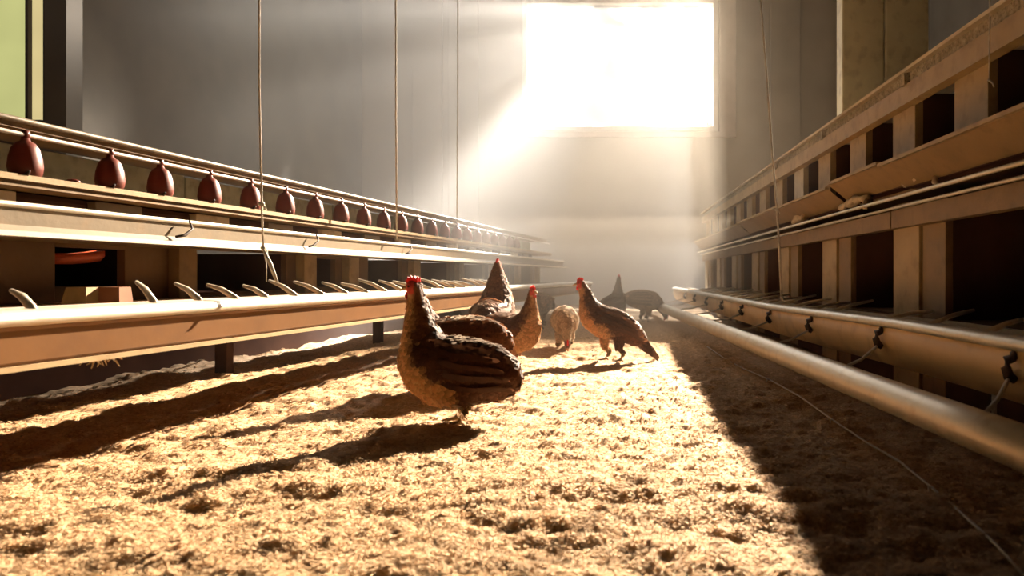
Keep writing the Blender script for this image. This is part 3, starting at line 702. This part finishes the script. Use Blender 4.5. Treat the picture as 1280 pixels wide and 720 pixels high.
BEAK = (.55, -.83)
henC = make_hen(POSE_C, tail=(-.17,.24,-.95,.35,.07,.040), feet=((-.01,.04),(.02,-.04)), seed=4, dark=(.50,.38,.27), tan=(.6,.48,.36), breast_lim=.0, face_col=(.14,.05,.04))
BEAK = (1, -.12)
POSE_D = [(-.20,.205,.045,.7),(-.165,.215,.072,.8),(-.10,.215,.100,.9),(-.02,.205,.108,.95),(.06,.205,.104,.95),(.10,.235,.088,.92),(.118,.280,.066,.9),(.130,.335,.046,.9),(.137,.385,.031,.9),(.141,.420,.024,.85),(.146,.442,.022,.8),(.150,.450,.015,.8)]
henD = make_hen(POSE_D, tail=(-.18,.20,-1,-.30,.04,.05), feet=((-.01,.04),(.012,-.04)), seed=6, dark=(.17,.065,.028), tan=(.74,.44,.22), breast_lim=.02)
POSE_E = [(-.18,.20,.040,.8),(-.14,.21,.070,.9),(-.08,.21,.095,.95),(-.01,.20,.104,.95),(.04,.215,.100,.95),(.075,.26,.090,.95),(.085,.32,.072,.95),(.088,.38,.055,.9),(.088,.43,.038,.9),(.090,.462,.026,.9),(.094,.480,.020,.85)]
henE = make_hen(POSE_E, tail=(-.16,.20,-1,-.1,.04,.05), feet=((-.01,.04),(.012,-.04)), seed=7, dark=(.24,.10,.045), tan=(.55,.32,.16), breast_lim=.03)
def put(h, x, Y, rz, sc, lab, dz=0.0):
    X = (x-CX)/FPX*Y; h.location = (X, Y, dz-.004); h.rotation_euler = (0,0,math.radians(rz)); h.scale = (sc,)*3
    tag(h, lab, 'hen', 'hens walking in the aisle')
put(henA, 572, 2.40, 187, 1.02, 'large dark brown hen nearest the camera with tan breast, facing left')
put(henD, 565, 3.02, 179, 1.03, 'dark brown hen standing directly behind the nearest hen, facing left')
put(henE, 616, 4.2, 88, 1.18, 'tallest hen, seen from behind with neck stretched straight up')
h4 = copy_tree(henD); put(h4, 640, 3.85, -28, .93, 'tan-breasted hen with red comb facing right, beside the tallest hen')
put(henB, 766, 4.16, 186, 1.0, 'dark hen with raised red-combed head and drooping tail, right of the group')
put(henC, 706, 4.75, -78, .95, 'pale hen pecking the litter with its head down')
h7 = copy_tree(henC); put(h7, 674, 6.6, 120, 1.1, 'faint grey hen deep in the haze behind the pecking hen')
h8 = copy_tree(henA); put(h8, 766, 7.4, 68, 1.05, 'hazy hen whose raised head shows above the drooping-tailed hen')
h9 = copy_tree(henC); put(h9, 806, 7.6, 20, 1.12, 'faint hen in the dust beside the far end of the right rail')

# ------------------------------------------------------------------ haze, yard, shrub
def haze(name, x0, x1, y0, y1, z0, z1, d, col, aniso, lab):
    m = bpy.data.materials.new('dust_haze'); m.use_nodes = True; nt = m.node_tree; n = nt.nodes; l = nt.links; n.clear()
    out = n.new('ShaderNodeOutputMaterial'); v = n.new('ShaderNodeVolumeScatter'); v.inputs['Density'].default_value = d
    v.inputs['Color'].default_value = col+(1,); v.inputs['Anisotropy'].default_value = aniso; l.new(v.outputs[0], out.inputs['Volume'])
    p = MB(); p.box(x0, x1, y0, y1, z0, z1); o = p.build(name, m); tag(o, lab, 'haze', kind='stuff'); return o
haze('haze', -4.3, .5, 5.0, YB-.06, .01, 5.15, .052, (.90,.88,.84), .15, 'thick pale dust haze hanging in the far half of the aisle')
haze('haze', -3.4, .95, 2.9, YB-.07, .012, 5.1, .006, (.95,.88,.78), .1, 'thin warm dust haze filling the barn')

haze('haze', -3.0, .85, 5.4, YB-.08, .014, .95, .085, (.93,.88,.80), .1, 'low bank of stirred-up dust behind the hens')
p = MB(); p.box(-12, 12, YB+.3, 30, -.3, -.1); tag(p.build('yard_ground', M['yard']), kind='structure')
p = MB(); r_ = random.Random(12)
def branch(a, d, ln, rr, depth):
    b = a+d*ln; p.tube([a, (a+b)/2+Vector((r_.uniform(-.03,.03),0,0)), b], [rr, rr*.85, rr*.7], 5)
    if depth:
        for _ in range(3):
            nd = (d+Vector((r_.uniform(-.6,.6), r_.uniform(-.4,.4), r_.uniform(-.1,.5)))).normalized(); branch(b, nd, ln*r_.uniform(.55,.8), rr*.6, depth-1)
branch(Vector((0,0,0)), Vector((0,0,1)), 1.9, .03, 4)
tag(p.build('bare_shrub', M['bark'], smooth=True, loc=(.95, 14.6, -.1)), 'faint bare shrub outside the bright window', 'shrub')

# ------------------------------------------------------------------ light
def lamp(name, typ, loc, energy, col, **kw):
    L_ = bpy.data.lights.new(name, typ); L_.energy = energy; L_.color = col
    for k, v in kw.items(): setattr(L_, k, v)
    o = bpy.data.objects.new(name, L_); C.objects.link(o); o.location = loc; return o
def aim(o, tgt): o.rotation_euler = (Vector(tgt)-o.location).to_track_quat('-Z', 'Y').to_euler()
s = lamp('sun_spot_through_added_gable', 'SPOT', (3.37, 13.2, 6.14), 74000, (1,.81,.60), shadow_soft_size=.085, spot_size=1.5, spot_blend=.1); aim(s, (0, 3.0, 0))  # nearby spot standing in for the sun, behind the added gable opening
s = lamp('shaft_spot_window', 'SPOT', (-.55, 13.3, 6.3), 17000, (.97,.96,.93), shadow_soft_size=.05, spot_size=2.2, spot_blend=.1); aim(s, (-.6, 9, 1.5))  # extra spot outside the window, added to draw shafts in the haze
s = lamp('shaft_spot_left', 'SPOT', (-.75, 13.7, 5.55), 130000, (1,.92,.82), shadow_soft_size=.05, spot_size=.52, spot_blend=1.0); aim(s, (-2.75, 6.3, 2.1))  # further added spot, throws one shaft towards the left
for (x0, x1, z0, z1) in ((WX0, WX1, WZ0, WZ1), (VX0, VX1, VZ0, VZ1)):
    s = lamp('daylight_portal', 'AREA', ((x0+x1)/2, YB+.24, (z0+z1)/2), 1, (1,1,1), shape='RECTANGLE', size=x1-x0, size_y=z1-z0)
    aim(s, ((x0+x1)/2, YB-5, (z0+z1)/2)); s.data.cycles.is_portal = True

wd = bpy.data.worlds.new('sky'); bpy.context.scene.world = wd; wd.use_nodes = True
bg = wd.node_tree.nodes['Background']; bg.inputs[0].default_value = (1,.98,.95,1); bg.inputs[1].default_value = 11

cam = bpy.data.cameras.new('camera'); cam.sensor_width = 36; cam.lens = 36*FPX/1280
cam.shift_x = -(CX-640)/1280; cam.shift_y = -(360-CY)/1280
co_ = bpy.data.objects.new('camera', cam); C.objects.link(co_); co_.location = (0,0,H); co_.rotation_euler = (math.pi/2,0,0)
cam.clip_start = .02
cam.dof.use_dof = True; cam.dof.focus_distance = 3.0; cam.dof.aperture_fstop = 3.5
sc = bpy.context.scene; sc.camera = co_
sc.view_settings.view_transform = 'Standard'; sc.view_settings.look = 'None'; sc.view_settings.gamma = 1
sc.view_settings.use_curve_mapping = False; sc.view_settings.exposure = 0.0
sc.cycles.use_denoising = True; sc.cycles.max_bounces = 8; sc.cycles.diffuse_bounces = 2; sc.cycles.volume_bounces = 1
sc.cycles.transparent_max_bounces = 12; sc.cycles.sample_clamp_indirect = 4
